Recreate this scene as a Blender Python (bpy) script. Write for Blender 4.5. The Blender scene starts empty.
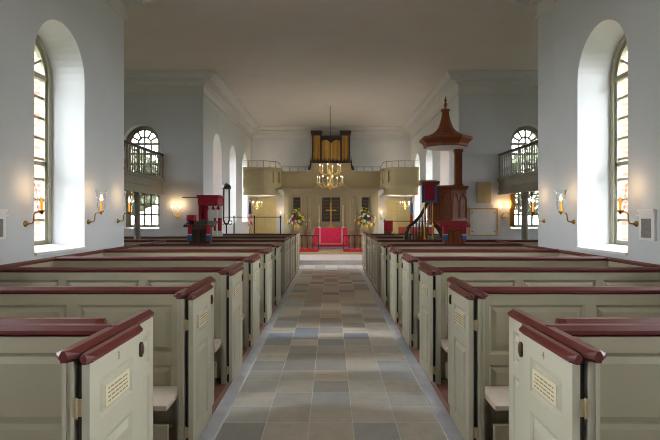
import bpy, bmesh, math, random
from mathutils import Vector
rnd = random.Random(7)
PI = math.pi
SC = bpy.context.scene
COL = SC.collection
ORG = {}

# ------------------------------------------------------------------ materials
def srgb(r, g, b):
    def f(c):
        c /= 255.0
        return c / 12.92 if c <= .04045 else ((c + .055) / 1.055) ** 2.4
    return (f(r), f(g), f(b), 1)

def mat(name, col, rough=.5, metal=0, noise=.06, nscale=6, bump=0, bscale=60, emit=None, spec=.5, stretch=None):
    m = bpy.data.materials.new(name); m.use_nodes = True
    nt = m.node_tree; N = nt.nodes; L = nt.links
    b = N['Principled BSDF']
    b.inputs['Roughness'].default_value = rough
    b.inputs['Metallic'].default_value = metal
    b.inputs['Specular IOR Level'].default_value = spec
    tc = N.new('ShaderNodeTexCoord')
    mp = N.new('ShaderNodeMapping')
    L.new(tc.outputs['Object'], mp.inputs['Vector'])
    if stretch: mp.inputs['Scale'].default_value = stretch
    nz = N.new('ShaderNodeTexNoise'); nz.inputs['Scale'].default_value = nscale; nz.inputs['Detail'].default_value = 4
    L.new(mp.outputs['Vector'], nz.inputs['Vector'])
    rp = N.new('ShaderNodeValToRGB')
    rp.color_ramp.elements[0].position = .3; rp.color_ramp.elements[1].position = .7
    rp.color_ramp.elements[0].color = tuple(c * (1 - noise) for c in col[:3]) + (1,)
    rp.color_ramp.elements[1].color = tuple(min(1, c * (1 + noise)) for c in col[:3]) + (1,)
    L.new(nz.outputs['Fac'], rp.inputs['Fac'])
    L.new(rp.outputs['Color'], b.inputs['Base Color'])
    if bump:
        n2 = N.new('ShaderNodeTexNoise'); n2.inputs['Scale'].default_value = bscale
        L.new(mp.outputs['Vector'], n2.inputs['Vector'])
        bp = N.new('ShaderNodeBump'); bp.inputs['Strength'].default_value = bump; bp.inputs['Distance'].default_value = .01
        L.new(n2.outputs['Fac'], bp.inputs['Height']); L.new(bp.outputs['Normal'], b.inputs['Normal'])
    if emit:
        b.inputs['Emission Color'].default_value = emit[0]; b.inputs['Emission Strength'].default_value = emit[1]
    return m

def glass_mat(name, tint=(1, 1, 1, 1), refl=.08):
    m = bpy.data.materials.new(name); m.use_nodes = True
    nt = m.node_tree; N = nt.nodes; L = nt.links
    for n in list(N):
        if n.type != 'OUTPUT_MATERIAL': N.remove(n)
    out = [n for n in N if n.type == 'OUTPUT_MATERIAL'][0]
    t = N.new('ShaderNodeBsdfTransparent'); t.inputs['Color'].default_value = tint
    g = N.new('ShaderNodeBsdfGlossy'); g.inputs['Roughness'].default_value = .03
    mx = N.new('ShaderNodeMixShader')
    lw = N.new('ShaderNodeLayerWeight'); lw.inputs['Blend'].default_value = .25
    mm = N.new('ShaderNodeMath'); mm.operation = 'MULTIPLY'; mm.inputs[1].default_value = refl * 5
    L.new(lw.outputs['Fresnel'], mm.inputs[0]); L.new(mm.outputs[0], mx.inputs['Fac'])
    L.new(t.outputs[0], mx.inputs[1]); L.new(g.outputs[0], mx.inputs[2]); L.new(mx.outputs[0], out.inputs['Surface'])
    return m

def stone_mat():
    m = bpy.data.materials.new('paving stone'); m.use_nodes = True
    nt = m.node_tree; N = nt.nodes; L = nt.links; b = N['Principled BSDF']
    geo = N.new('ShaderNodeNewGeometry')
    mp = N.new('ShaderNodeMapping'); mp.inputs['Location'].default_value = (.5, .13, 0)
    mp.inputs['Scale'].default_value = (1 / .353, 1 / .345, 0)
    L.new(geo.outputs['Position'], mp.inputs['Vector'])
    fl = N.new('ShaderNodeVectorMath'); fl.operation = 'FLOOR'; L.new(mp.outputs[0], fl.inputs[0])
    fr = N.new('ShaderNodeVectorMath'); fr.operation = 'FRACTION'; L.new(mp.outputs[0], fr.inputs[0])
    wn = N.new('ShaderNodeTexWhiteNoise'); wn.noise_dimensions = '2D'; L.new(fl.outputs[0], wn.inputs['Vector'])
    rp = N.new('ShaderNodeValToRGB'); cr = rp.color_ramp; cr.interpolation = 'CONSTANT'
    cols = [(0, (172, 171, 169)), (.14, (214, 207, 196)), (.4, (200, 197, 191)), (.55, (222, 214, 202)), (.7, (206, 197, 185)), (.8, (188, 190, 192)), (.88, (152, 161, 176)), (.94, (166, 163, 160))]
    cr.elements[0].position = 0; cr.elements[0].color = srgb(*cols[0][1])
    cr.elements[1].position = cols[1][0]; cr.elements[1].color = srgb(*cols[1][1])
    for p, c in cols[2:]:
        e = cr.elements.new(p); e.color = srgb(*c)
    L.new(wn.outputs['Value'], rp.inputs['Fac'])
    nz = N.new('ShaderNodeTexNoise'); nz.inputs['Scale'].default_value = 7; nz.inputs['Detail'].default_value = 6; nz.inputs['Roughness'].default_value = .65
    L.new(geo.outputs['Position'], nz.inputs['Vector'])
    mr = N.new('ShaderNodeMapRange'); mr.inputs['To Min'].default_value = .72; mr.inputs['To Max'].default_value = 1.28
    L.new(nz.outputs['Fac'], mr.inputs['Value'])
    ml = N.new('ShaderNodeMix'); ml.data_type = 'RGBA'; ml.blend_type = 'MULTIPLY'; ml.inputs['Factor'].default_value = 1
    L.new(rp.outputs['Color'], ml.inputs['A']); L.new(mr.outputs[0], ml.inputs['B'])
    sep = N.new('ShaderNodeSeparateXYZ'); L.new(fr.outputs[0], sep.inputs[0])
    def edge(o, w):
        a = N.new('ShaderNodeMath'); a.operation = 'SUBTRACT'; L.new(o, a.inputs[0]); a.inputs[1].default_value = .5
        c = N.new('ShaderNodeMath'); c.operation = 'ABSOLUTE'; L.new(a.outputs[0], c.inputs[0])
        d = N.new('ShaderNodeMath'); d.operation = 'GREATER_THAN'; L.new(c.outputs[0], d.inputs[0]); d.inputs[1].default_value = .5 - w
        return d.outputs[0]
    mxm = N.new('ShaderNodeMath'); mxm.operation = 'MAXIMUM'
    L.new(edge(sep.outputs[0], .011), mxm.inputs[0]); L.new(edge(sep.outputs[1], .009), mxm.inputs[1])
    mx = N.new('ShaderNodeMix'); mx.data_type = 'RGBA'; L.new(mxm.outputs[0], mx.inputs['Factor'])
    L.new(ml.outputs['Result'], mx.inputs['A']); mx.inputs['B'].default_value = srgb(236, 232, 226)
    L.new(mx.outputs['Result'], b.inputs['Base Color'])
    r2 = N.new('ShaderNodeMapRange'); r2.inputs['To Min'].default_value = .28; r2.inputs['To Max'].default_value = .5
    L.new(nz.outputs['Fac'], r2.inputs['Value']); L.new(r2.outputs[0], b.inputs['Roughness'])
    bp = N.new('ShaderNodeBump'); bp.inputs['Strength'].default_value = .12; bp.inputs['Distance'].default_value = .01
    L.new(nz.outputs['Fac'], bp.inputs['Height']); L.new(bp.outputs['Normal'], b.inputs['Normal'])
    return m

def brick_mat():
    m = bpy.data.materials.new('red brick'); m.use_nodes = True
    nt = m.node_tree; N = nt.nodes; L = nt.links; b = N['Principled BSDF']
    geo = N.new('ShaderNodeNewGeometry'); sp = N.new('ShaderNodeSeparateXYZ'); L.new(geo.outputs['Position'], sp.inputs[0])
    ad = N.new('ShaderNodeMath'); L.new(sp.outputs[0], ad.inputs[0]); L.new(sp.outputs[1], ad.inputs[1])
    cb = N.new('ShaderNodeCombineXYZ'); L.new(ad.outputs[0], cb.inputs[0]); L.new(sp.outputs[2], cb.inputs[1])
    bt = N.new('ShaderNodeTexBrick'); bt.inputs['Scale'].default_value = 1
    bt.inputs['Brick Width'].default_value = .23; bt.inputs['Row Height'].default_value = .085; bt.inputs['Mortar Size'].default_value = .012
    bt.inputs['Color1'].default_value = srgb(140, 78, 60); bt.inputs['Color2'].default_value = srgb(170, 110, 88); bt.inputs['Mortar'].default_value = srgb(190, 176, 160)
    L.new(cb.outputs[0], bt.inputs['Vector']); L.new(bt.outputs['Color'], b.inputs['Base Color'])
    b.inputs['Roughness'].default_value = .9
    return m

def plank_mat(name, c1, c2, axis='X'):
    m = bpy.data.materials.new(name); m.use_nodes = True
    nt = m.node_tree; N = nt.nodes; L = nt.links; b = N['Principled BSDF']
    geo = N.new('ShaderNodeNewGeometry')
    bt = N.new('ShaderNodeTexBrick'); bt.inputs['Scale'].default_value = 1
    bt.inputs['Brick Width'].default_value = 1.6; bt.inputs['Row Height'].default_value = .12; bt.inputs['Mortar Size'].default_value = .004
    bt.inputs['Color1'].default_value = c1; bt.inputs['Color2'].default_value = c2; bt.inputs['Mortar'].default_value = srgb(60, 45, 38)
    L.new(geo.outputs['Position'], bt.inputs['Vector'])
    L.new(bt.outputs['Color'], b.inputs['Base Color']); b.inputs['Roughness'].default_value = .55
    return m

M = {}
M['plaster'] = mat('white plaster', srgb(202, 205, 208), .85, noise=.025, nscale=1.5, bump=.04, bscale=40)
M['ceiling'] = mat('ceiling plaster', srgb(214, 206, 198), .9, noise=.03, nscale=1.2)
M['cornice'] = mat('cornice paint', srgb(206, 205, 203), .7, noise=.02)
M['brick'] = brick_mat()
M['stone'] = stone_mat()
M['kerb'] = mat('blue grey kerb stone', srgb(214, 218, 226), .4, noise=.12, nscale=5, bump=.05)
M['plank'] = plank_mat('pew floor planks', srgb(150, 128, 116), srgb(168, 148, 136))
M['threshold'] = mat('worn red threshold', srgb(138, 96, 82), .5, noise=.15, nscale=9)
M['paint'] = mat('greenish grey pew paint', srgb(168, 161, 138), .42, noise=.03, nscale=4)
M['paintdoor'] = mat('pale green grey door paint', srgb(180, 176, 156), .42, noise=.03, nscale=4)
M['gap'] = mat('dark gap shade', srgb(52, 44, 36), .8)  # shade of the slot behind the doors, put into the colour
M['cap'] = mat('red brown cap varnish', srgb(94, 34, 30), .44, noise=.12, nscale=12, stretch=(1, 1, 1))
M['seat'] = mat('pale bench boards', srgb(204, 188, 172), .45, noise=.06)
M['screen'] = mat('grey olive screen paint', srgb(176, 164, 134), .5, noise=.03)
M['olive'] = mat('olive stone paint', srgb(176, 162, 122), .5, noise=.03)
M['gallery'] = mat('grey olive gallery paint', srgb(128, 122, 106), .5, noise=.04)
M['frame'] = mat('window frame paint', srgb(150, 147, 128), .5, noise=.03)
M['whitepaint'] = mat('white paint', srgb(222, 222, 218), .5, noise=.02)
M['mahog'] = mat('polished walnut', srgb(132, 72, 42), .45, spec=.25, noise=.22, nscale=5, stretch=(6, 6, 1))
M['darkwood'] = mat('dark carved wood', srgb(52, 34, 26), .35, noise=.2, nscale=7)
M['rail'] = mat('dark red brown rail wood', srgb(98, 48, 36), .35, noise=.2, nscale=8)
M['brass'] = mat('polished brass', srgb(232, 200, 128), .3, metal=1, noise=.05)
M['oldbrass'] = mat('aged brass', srgb(150, 118, 58), .35, metal=1, noise=.1)
M['hinge'] = mat('pale brass hinge', srgb(176, 160, 126), .4, metal=.3)
M['bronze'] = mat('dark bronze', srgb(70, 48, 34), .4, metal=.5, noise=.1)
M['gold'] = mat('gilded metal', srgb(214, 170, 84), .38, metal=.7, noise=.06)
M['pipe'] = mat('gilded organ pipes', srgb(222, 176, 84), .42, metal=.15, noise=.06)
M['iron'] = mat('black iron', srgb(26, 25, 26), .45, metal=.3)
M['red'] = mat('crimson velvet', srgb(156, 22, 46), .8, noise=.15, nscale=9)
M['pink'] = mat('rose red silk', srgb(222, 28, 80), .6, noise=.12, nscale=10)
M['scarlet'] = mat('scarlet cloth', srgb(200, 20, 40), .7, noise=.1)
M['blue'] = mat('blue silk', srgb(40, 84, 140), .6, noise=.1)
M['paleblue'] = mat('pale blue fringe', srgb(150, 160, 200), .7)
M['silver'] = mat('pale braid', srgb(226, 170, 176), .6)
M['coral'] = mat('coral red cushion cloth', srgb(206, 92, 66), .7)
M['marble'] = mat('white marble', srgb(226, 224, 222), .3, noise=.05, nscale=3)
M['greymarble'] = mat('grey inscription', srgb(120, 120, 118), .6, noise=.25, nscale=40)
M['tan'] = mat('tan stone tablet', srgb(188, 168, 130), .6, noise=.06)
M['cream'] = mat('cream plate enamel', srgb(208, 198, 166), .4, noise=.03)
M['ink'] = mat('dark lettering', srgb(128, 110, 80), .6)
M['candle'] = mat('ivory candle', srgb(236, 222, 190), .5, noise=.02)
M['amber'] = mat('amber candle sleeve', srgb(226, 150, 52), .5, noise=.04, emit=(srgb(255, 150, 40), .5))
M['bulb'] = mat('glowing bulb', srgb(255, 230, 190), .4, noise=0, emit=((1, .78, .5, 1), 3))
M['flame'] = mat('bright sconce bulb', srgb(255, 236, 200), .4, noise=0, emit=((1, .76, .46, 1), 9))
M['tablet'] = mat('black painted tablet', srgb(40, 36, 32), .35, noise=.1)
M['grass'] = mat('grass', srgb(112, 114, 88), .95, noise=.3, nscale=3)
M['bark'] = mat('bark', srgb(84, 70, 58), .9, noise=.2)
M['leaf'] = mat('tree leaves', srgb(74, 84, 58), .8, noise=.3, nscale=2)
M['leafdark'] = mat('dark green leaf', srgb(44, 82, 46), .6, noise=.25)
M['leaflime'] = mat('lime leaf', srgb(150, 166, 60), .6, noise=.2)
M['fyellow'] = mat('yellow petals', srgb(228, 200, 60), .7)
M['fred'] = mat('red petals', srgb(176, 30, 40), .7)
M['fblue'] = mat('blue petals', srgb(84, 110, 176), .7)
M['fwhite'] = mat('white petals', srgb(236, 234, 228), .7)
M['flagblue'] = mat('flag navy', srgb(50, 66, 128), .8)
M['flagred'] = mat('flag red', srgb(204, 58, 58), .8)
M['flagwhite'] = mat('flag white', srgb(232, 230, 228), .8)
M['flaglight'] = mat('flag light blue', srgb(92, 150, 206), .8)
M['curtain'] = mat('gold curtain cloth', srgb(214, 172, 86), .8, noise=.1)
M['doorpaint'] = mat('ochre olive door paint', srgb(206, 192, 142), .5, noise=.04)
M['glass'] = glass_mat('window glass', (.97, .98, .98, 1), .05)
M['shade'] = glass_mat('clear glass shade', (.97, .97, .97, 1), .12)

# ------------------------------------------------------------------ mesh builder
class MB:
    def __init__(self, P=None):
        self.v = []; self.f = []; self.m = []; self.P = P
    def pt(self, p):
        self.v.append(Vector(self.P(*p)) if self.P else Vector(p)); return len(self.v) - 1
    def poly(self, pts, m=0):
        self.f.append([self.pt(p) for p in pts]); self.m.append(m)
    def face(self, idx, m=0):
        self.f.append(list(idx)); self.m.append(m)
    def box(self, x0, x1, y0, y1, z0, z1, m=0):
        i = [self.pt(p) for p in ((x0, y0, z0), (x1, y0, z0), (x1, y1, z0), (x0, y1, z0), (x0, y0, z1), (x1, y0, z1), (x1, y1, z1), (x0, y1, z1))]
        for q in ((0, 3, 2, 1), (4, 5, 6, 7), (0, 1, 5, 4), (1, 2, 6, 5), (2, 3, 7, 6), (3, 0, 4, 7)):
            self.face([i[k] for k in q], m)
        return self
    def rings(self, rings, m=0, caps=True, closed=True):
        ids = [[self.pt(p) for p in r] for r in rings]
        n = len(ids[0])
        for a, b in zip(ids, ids[1:]):
            for k in range(n if closed else n - 1):
                self.face((a[k], a[(k + 1) % n], b[(k + 1) % n], b[k]), m)
        if caps and closed:
            self.face(ids[0][::-1], m); self.face(ids[-1], m)
        return self
    def lathe(self, prof, c=(0, 0, 0), n=16, m=0, rot=0):
        self.rings([[(c[0] + r * math.cos(2 * PI * k / n + rot), c[1] + r * math.sin(2 * PI * k / n + rot), c[2] + z) for k in range(n)] for r, z in prof], m)
        return self
    def tube(self, pts, r, n=8, m=0):
        pts = [Vector(p) for p in pts]; R = r if isinstance(r, (list, tuple)) else [r] * len(pts)
        out = []; up = Vector((0, 0, 1)); prev = None
        for i, p in enumerate(pts):
            d = (pts[min(i + 1, len(pts) - 1)] - pts[max(i - 1, 0)]).normalized()
            if prev is None:
                a = d.cross(up if abs(d.z) < .95 else Vector((1, 0, 0))).normalized()
            else:
                a = (prev - d * prev.dot(d)).normalized()
            prev = a; b = d.cross(a)
            out.append([tuple(p + (a * math.cos(2 * PI * k / n) + b * math.sin(2 * PI * k / n)) * R[i]) for k in range(n)])
        self.rings(out, m); return self
    def ball(self, c, r, n=10, m=0, sz=1):
        k = max(4, n // 2)
        self.lathe([(max(1e-4, r * math.sin(PI * i / k)), -r * sz * math.cos(PI * i / k)) for i in range(k + 1)], c, n, m); return self
    def extr(self, poly, axis, a, b, m=0):
        f = {'x': lambda p, t: (t, p[0], p[1]), 'y': lambda p, t: (p[0], t, p[1]), 'z': lambda p, t: (p[0], p[1], t)}[axis]
        self.rings([[f(p, a) for p in poly], [f(p, b) for p in poly]], m); return self
    def cap(self, a, b, zb, w=.1, h=.05, m=0, point=.035, offn=0.0):
        a = Vector((a[0], a[1], 0)); b = Vector((b[0], b[1], 0)); d = (b - a).normalized(); nn = Vector((-d.y, d.x, 0))
        pr = [(-.3, 0), (-.36, .2), (-.5, .3), (-.5, .62), (-.2, 1), (.2, 1), (.5, .62), (.5, .3), (.36, .2), (.3, 0)]
        def ring(p, s):
            return [tuple(p + nn * (u * w * s + offn) + Vector((0, 0, zb + z * h))) for u, z in pr]
        self.rings([ring(a, .35), ring(a + d * point, 1), ring(b - d * point, 1), ring(b, .35)], m); return self
    def build(self, name, mats, parent=None, smooth=False, bevel=0):
        me = bpy.data.meshes.new(name)
        o0 = ORG.get(parent.name, Vector()) if parent else None
        if o0 is None:
            xs = [v.x for v in self.v]; ys = [v.y for v in self.v]; zs = [v.z for v in self.v]
            o0 = Vector(((min(xs) + max(xs)) / 2, (min(ys) + max(ys)) / 2, min(zs)))
        me.from_pydata([tuple(v - o0) for v in self.v], [], self.f)
        for mm in (mats if isinstance(mats, (list, tuple)) else [mats]):
            me.materials.append(M[mm])
        for p, k in zip(me.polygons, self.m): p.material_index = k
        bm = bmesh.new(); bm.from_mesh(me)
        bmesh.ops.recalc_face_normals(bm, faces=bm.faces); bm.to_mesh(me); bm.free()
        o = bpy.data.objects.new(name, me); COL.objects.link(o)
        if smooth:
            me.polygons.foreach_set('use_smooth', [True] * len(me.polygons))
            me.set_sharp_from_angle(angle=math.radians(35))
        if bevel:
            bv = o.modifiers.new('bevel', 'BEVEL'); bv.width = bevel; bv.segments = 2; bv.limit_method = 'ANGLE'
        if parent:
            o.parent = parent; ORG[o.name] = o0
        else:
            o.location = o0; ORG[o.name] = o0
        return o

def flip(s):
    return lambda x, y, z: (s * x, y, z)

def thing(name, loc, label, cat, group=None):
    o = bpy.data.objects.new(name, None); COL.objects.link(o); o.location = loc; o.empty_display_size = .1
    ORG[o.name] = Vector(loc); return tag(o, label, cat, group)

def tag(o, label, cat, group=None):
    o['label'] = label; o['category'] = cat
    if group: o['group'] = group
    return o

def struct(o, label=None, cat=None):
    o['kind'] = 'structure'
    if label: o['label'] = label
    if cat: o['category'] = cat
    return o

def copy_tree(o, parent=None):
    c = o.copy(); COL.objects.link(c)
    if parent: c.parent = parent
    ORG[c.name] = ORG[o.name]
    for ch in list(o.children): copy_tree(ch, c)
    return c

def dup(o, loc, label, group=None, rotz=0):
    c = copy_tree(o); c.location = loc; c.rotation_euler = (0, 0, rotz); c['label'] = label
    if group: c['group'] = group
    return c

def framed(mb, P, s, z, d, dr, stile=.075, rail=.075, th=.024, m=0):
    """stiles, rails and raised fields on the plane d; s and z list the panel boundaries"""
    old = mb.P; mb.P = P
    d1 = d + dr * th
    def bx(s0, s1, z0, z1, da, db): mb.box(s0, s1, z0, z1, min(da, db), max(da, db), m)
    for i, a in enumerate(s):
        lo = a if i == 0 else a - stile / 2; hi = a if i == len(s) - 1 else a + stile / 2
        if i == 0: hi = a + stile
        if i == len(s) - 1: lo = a - stile
        bx(lo, hi, z[0], z[-1], d, d1)
    for i in range(len(s) - 1):
        sa = s[i] + (stile if i == 0 else stile / 2); sb = s[i + 1] - (stile if i == len(s) - 2 else stile / 2)
        for j, c in enumerate(z):
            lo = c if j == 0 else c - rail / 2; hi = c if j == len(z) - 1 else c + rail / 2
            if j == 0: hi = c + rail
            if j == len(z) - 1: lo = c - rail
            bx(sa, sb, lo, hi, d, d1)
        for j in range(len(z) - 1):
            za = z[j] + (rail if j == 0 else rail / 2); zb = z[j + 1] - (rail if j == len(z) - 2 else rail / 2)
            w_ = min(.018, (sb - sa) / 6)
            mb.rings([[(sa - .001, za - .001, d1), (sb + .001, za - .001, d1), (sb + .001, zb + .001, d1), (sa - .001, zb + .001, d1)], [(sa + w_, za + w_, d + dr * .002), (sb - w_, za + w_, d + dr * .002), (sb - w_, zb - w_, d + dr * .002), (sa + w_, zb - w_, d + dr * .002)]], m, caps=False)
            g = w_ + .008; k = min(.055, (sb - sa) / 4, (zb - za) / 4)
            r0 = [(sa + g, za + g, d), (sb - g, za + g, d), (sb - g, zb - g, d), (sa + g, zb - g, d)]
            r1 = [(sa + k, za + k, d + dr * .014), (sb - k, za + k, d + dr * .014), (sb - k, zb - k, d + dr * .014), (sa + k, zb - k, d + dr * .014)]
            mb.rings([r0, r1], m)
    mb.P = old

# ------------------------------------------------------------------ shell
W = 3.5; T = .6; YC0 = 8.45; YC1 = 13.7; YE = 22.0; YW = -8.0; XT = 9.0; ZC = 5.55
NSEG = 20

def arch_wall(name, P, s0, s1, openings, z0=0, z1=ZC + .05, th=T, mats=('plaster', 'brick')):
    mb = MB(P); x = s0
    def fb(pts, both=True):
        mb.poly([(a, b, 0) for a, b in pts], 0)
        if both: mb.poly([(a, b, th) for a, b in pts][::-1], 1)
    for sc, r, sill, spring in sorted(openings):
        if sc - r > x: fb([(x, z0), (sc - r, z0), (sc - r, z1), (x, z1)])
        fb([(sc - r, z0), (sc + r, z0), (sc + r, sill), (sc - r, sill)])
        arc = [(sc - r * math.cos(PI * k / NSEG), spring + r * math.sin(PI * k / NSEG)) for k in range(NSEG + 1)]
        for a, b in zip(arc, arc[1:]): fb([a, b, (b[0], z1), (a[0], z1)])
        loop = [(sc - r, sill)] + arc + [(sc + r, sill)]
        for a, b in zip(loop, loop[1:] + loop[:1]):
            mb.poly([(a[0], a[1], 0), (b[0], b[1], 0), (b[0], b[1], th), (a[0], a[1], th)], 0)
        x = sc + r
    fb([(x, z0), (s1, z0), (s1, z1), (x, z1)])
    for s in (s0, s1): mb.poly([(s, z0, 0), (s, z1, 0), (s, z1, th), (s, z0, th)], 0)
    return struct(mb.build(name, mats))

WIN = [0]
PORTALS = []
def window(P, sc, r, sill, spring, d=.46, label='', cols=3, dz=.3, hw=.016):
    WIN[0] += 1
    mb = MB(P)
    def arch(rr, zs, s_=sc):
        return [(s_ - rr, zs)] + [(s_ - rr * math.cos(PI * k / NSEG), spring + rr * math.sin(PI * k / NSEG)) for k in range(NSEG + 1)] + [(s_ + rr, zs)]
    def ring(ro, ri, da, db, zo, zi):
        A = arch(ro, zo); B = arch(ri, zi)
        for k in range(len(A)):
            k2 = (k + 1) % len(A)
            for (p, q) in ((da, da), (db, db)):
                mb.poly([(A[k][0], A[k][1], p), (A[k2][0], A[k2][1], p), (B[k2][0], B[k2][1], p), (B[k][0], B[k][1], p)])
            mb.poly([(A[k][0], A[k][1], da), (A[k2][0], A[k2][1], da), (A[k2][0], A[k2][1], db), (A[k][0], A[k][1], db)])
            mb.poly([(B[k][0], B[k][1], da), (B[k2][0], B[k2][1], da), (B[k2][0], B[k2][1], db), (B[k][0], B[k][1], db)])
    ring(r - .002, r - .075, d, d + .12, sill + .002, sill + .07)
    w = struct(mb.build('window_%d' % WIN[0], 'frame'), label, 'window')
    ri = r - .075
    mb = MB(P); ring(ri, ri - .05, d + .03, d + .09, sill + .07, sill + .13)
    mb.box(sc - ri, sc + ri, spring - .035, spring + .035, d + .02, d + .09)
    mb.box(sc - ri, sc + ri, (sill + spring) / 2 - .025, (sill + spring) / 2 + .025, d + .03, d + .09)
    mb.build('sash', 'frame', w)
    mb = MB(P)
    rs = ri - .05
    for k in range(1, cols):
        x = sc - rs + 2 * rs * k / cols
        mb.box(x - hw, x + hw, sill + .13, spring, d + .045, d + .075)
    n = max(2, round((spring - sill - .13) / dz))
    for k in range(1, n):
        z = sill + .13 + (spring - sill - .13) * k / n
        mb.box(sc - rs, sc + rs, z - hw, z + hw, d + .045, d + .075)
    old = mb.P
    def bar(a, b, hw=hw):
        dx, dz_ = b[0] - a[0], b[1] - a[1]; l = math.hypot(dx, dz_); nx, nz = -dz_ / l * hw, dx / l * hw
        mb.rings([[(a[0] + nx, a[1] + nz, q), (b[0] + nx, b[1] + nz, q), (b[0] - nx, b[1] - nz, q), (a[0] - nx, a[1] - nz, q)] for q in (d + .045, d + .075)])
    q = rs * .5
    arc = [(sc - q * math.cos(PI * k / 12), spring + q * math.sin(PI * k / 12)) for k in range(13)]
    for a, b in zip(arc, arc[1:]): bar(a, b)
    for k in range(1, 6):
        t = PI * k / 6
        bar((sc - q * math.cos(t), spring + q * math.sin(t)), (sc - rs * math.cos(t), spring + rs * math.sin(t)))
    bar((sc, spring), (sc, spring + q))
    mb.build('glazing_bars', 'frame', w)
    mb = MB(P); A = arch(rs + .02, sill + .1)
    mb.poly([(a, b, d + .06) for a, b in A]); mb.build('pane', 'glass', w)
    mb = MB(P)
    mb.rings([[(sc - r + .003, sill + .001, -.03), (sc + r - .003, sill + .001, -.03), (sc + r - .003, sill + .03, -.03), (sc - r + .003, sill + .03, -.03)],
              [(sc - r + .003, sill + .001, d), (sc + r - .003, sill + .001, d), (sc + r - .003, sill + .07, d), (sc - r + .003, sill + .07, d)]])
    mb.build('sill', 'whitepaint', w)
    c = Vector(P(sc, (sill + spring + r) / 2, d + .2)); out = Vector(P(sc, 0, 1)) - Vector(P(sc, 0, 0))
    PORTALS.append((c, out, 2 * r, spring + r - sill))
    return w

def PL(s): return lambda a, z, d: (s * (W + d), a, z)          # side walls of nave and chancel (outward = away from the axis)
def PTE(s): return lambda a, z, d: (s * a, YC1 + d, z)         # transept east wall, faces the camera
def PTW(s): return lambda a, z, d: (s * a, YC0 - d, z)         # transept west wall
def PTN(s): return lambda a, z, d: (s * (XT + d), a, z)        # transept end wall

NW = [(6.5, .6, 1.22, 3.6), (3.5, .6, 1.22, 3.6), (.5, .6, 1.22, 3.6)]
CW = [(15.4, .6, 1.4, 3.6), (17.85, .6, 1.4, 3.6), (20.3, .6, 1.4, 3.6)]
TEW = {-1: [(5.2, .5, 1.3, 3.68)], 1: [(5.42, .5, 1.3, 3.68)]}
TNW = [(9.9, .56, 1.3, 3.64), (12.2, .56, 1.3, 3.64)]
for s, side in ((-1, 'left'), (1, 'right')):
    arch_wall('wall_%s' % side, PL(s), YW - T, YC0 - T, NW)
    arch_wall('wall_%s_transept_west' % side, PTW(s), W, XT + T, [])
    arch_wall('wall_%s_transept_end' % side, PTN(s), YC0, YC1, TNW)
    arch_wall('wall_%s_transept_east' % side, PTE(s), W, XT + T, TEW[s])
    arch_wall('wall_%s_chancel' % side, PL(s), YC1 + T, YE + T, CW)
    for i, o in enumerate(NW): window(PL(s), *o, label='tall round-headed window in the %s nave wall%s' % (side, (' beside the brass candle sconces', ', behind the nearest pews', ' beside the camera', ' behind the camera', ' at the far west end')[i]))
    for i, o in enumerate(CW): window(PL(s), *o, label='round-headed window in the %s chancel wall, %s' % (side, ('nearest the crossing', 'middle of three', 'above and behind the gallery bay')[i]))
    window(PTE(s), *TEW[s][0], d=.2, hw=.028, label='round-headed window crossed by the %s transept gallery' % side, cols=4)
    for i, o in enumerate(TNW): window(PTN(s), *o, label='round-headed window in the %s transept end wall, %s' % (side, ('nearer', 'farther')[i]))
mb = MB(); mb.box(-W - T, W + T, YE, YE + T, 0, ZC + .05); struct(mb.build('wall_back', 'plaster'))
PWF = lambda a, z, d: (a, YW - d, z)
FW = [(0, .8, 2.9, 4.0)]
arch_wall('wall_front', PWF, -W, W, FW)
for o, l in zip(FW, ('above',)): window(PWF, *o, label='round-headed window in the west wall behind the camera, %s the entrance' % l)
mb = MB(); mb.box(-W - T, W + T, YW - T, YE + T, ZC, ZC + .2)
for s in (-1, 1): mb.box(min(s * (W + T), s * (XT + T)), max(s * (W + T), s * (XT + T)), YC0 - T, YC1 + T, ZC, ZC + .2)
struct(mb.build('ceiling', 'ceiling'))
mb = MB(); mb.box(-W, W, YW, YE, -.1, 0)
for s in (-1, 1): mb.box(min(s * W, s * XT), max(s * W, s * XT), YC0, YC1, -.1, 0)
struct(mb.build('floor', 'stone'))
# cornice swept round the cross-shaped interior
PLAN = [(-W, YW), (W, YW), (W, YC0), (XT, YC0), (XT, YC1), (W, YC1), (W, YE), (-W, YE), (-W, YC1), (-XT, YC1), (-XT, YC0), (-W, YC0)]
def sweep(prof, mb):
    n = len(PLAN); rings = []
    for i in range(n):
        p = Vector(PLAN[i] + (0,)); a = Vector(PLAN[i - 1] + (0,)); b = Vector(PLAN[(i + 1) % n] + (0,))
        d1 = (p - a).normalized(); d2 = (b - p).normalized()
        nn = Vector((-d1.y, d1.x, 0)) + Vector((-d2.y, d2.x, 0))
        rings.append([tuple(p + nn * u + Vector((0, 0, z))) for u, z in prof])
    mb.rings(rings + [rings[0]], caps=False)
mb = MB()
sweep([(0, 5.02), (.03, 5.02), (.035, 5.06), (.012, 5.07), (.012, 5.24), (.05, 5.27), (.1, 5.31), (.11, 5.33), (.27, 5.34), (.275, 5.4), (.31, 5.42), (.36, 5.46), (.385, 5.5), (.4, 5.505), (.4, ZC + .01), (0, ZC + .01)], mb)
struct(mb.build('trim_1', 'cornice'))
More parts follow.
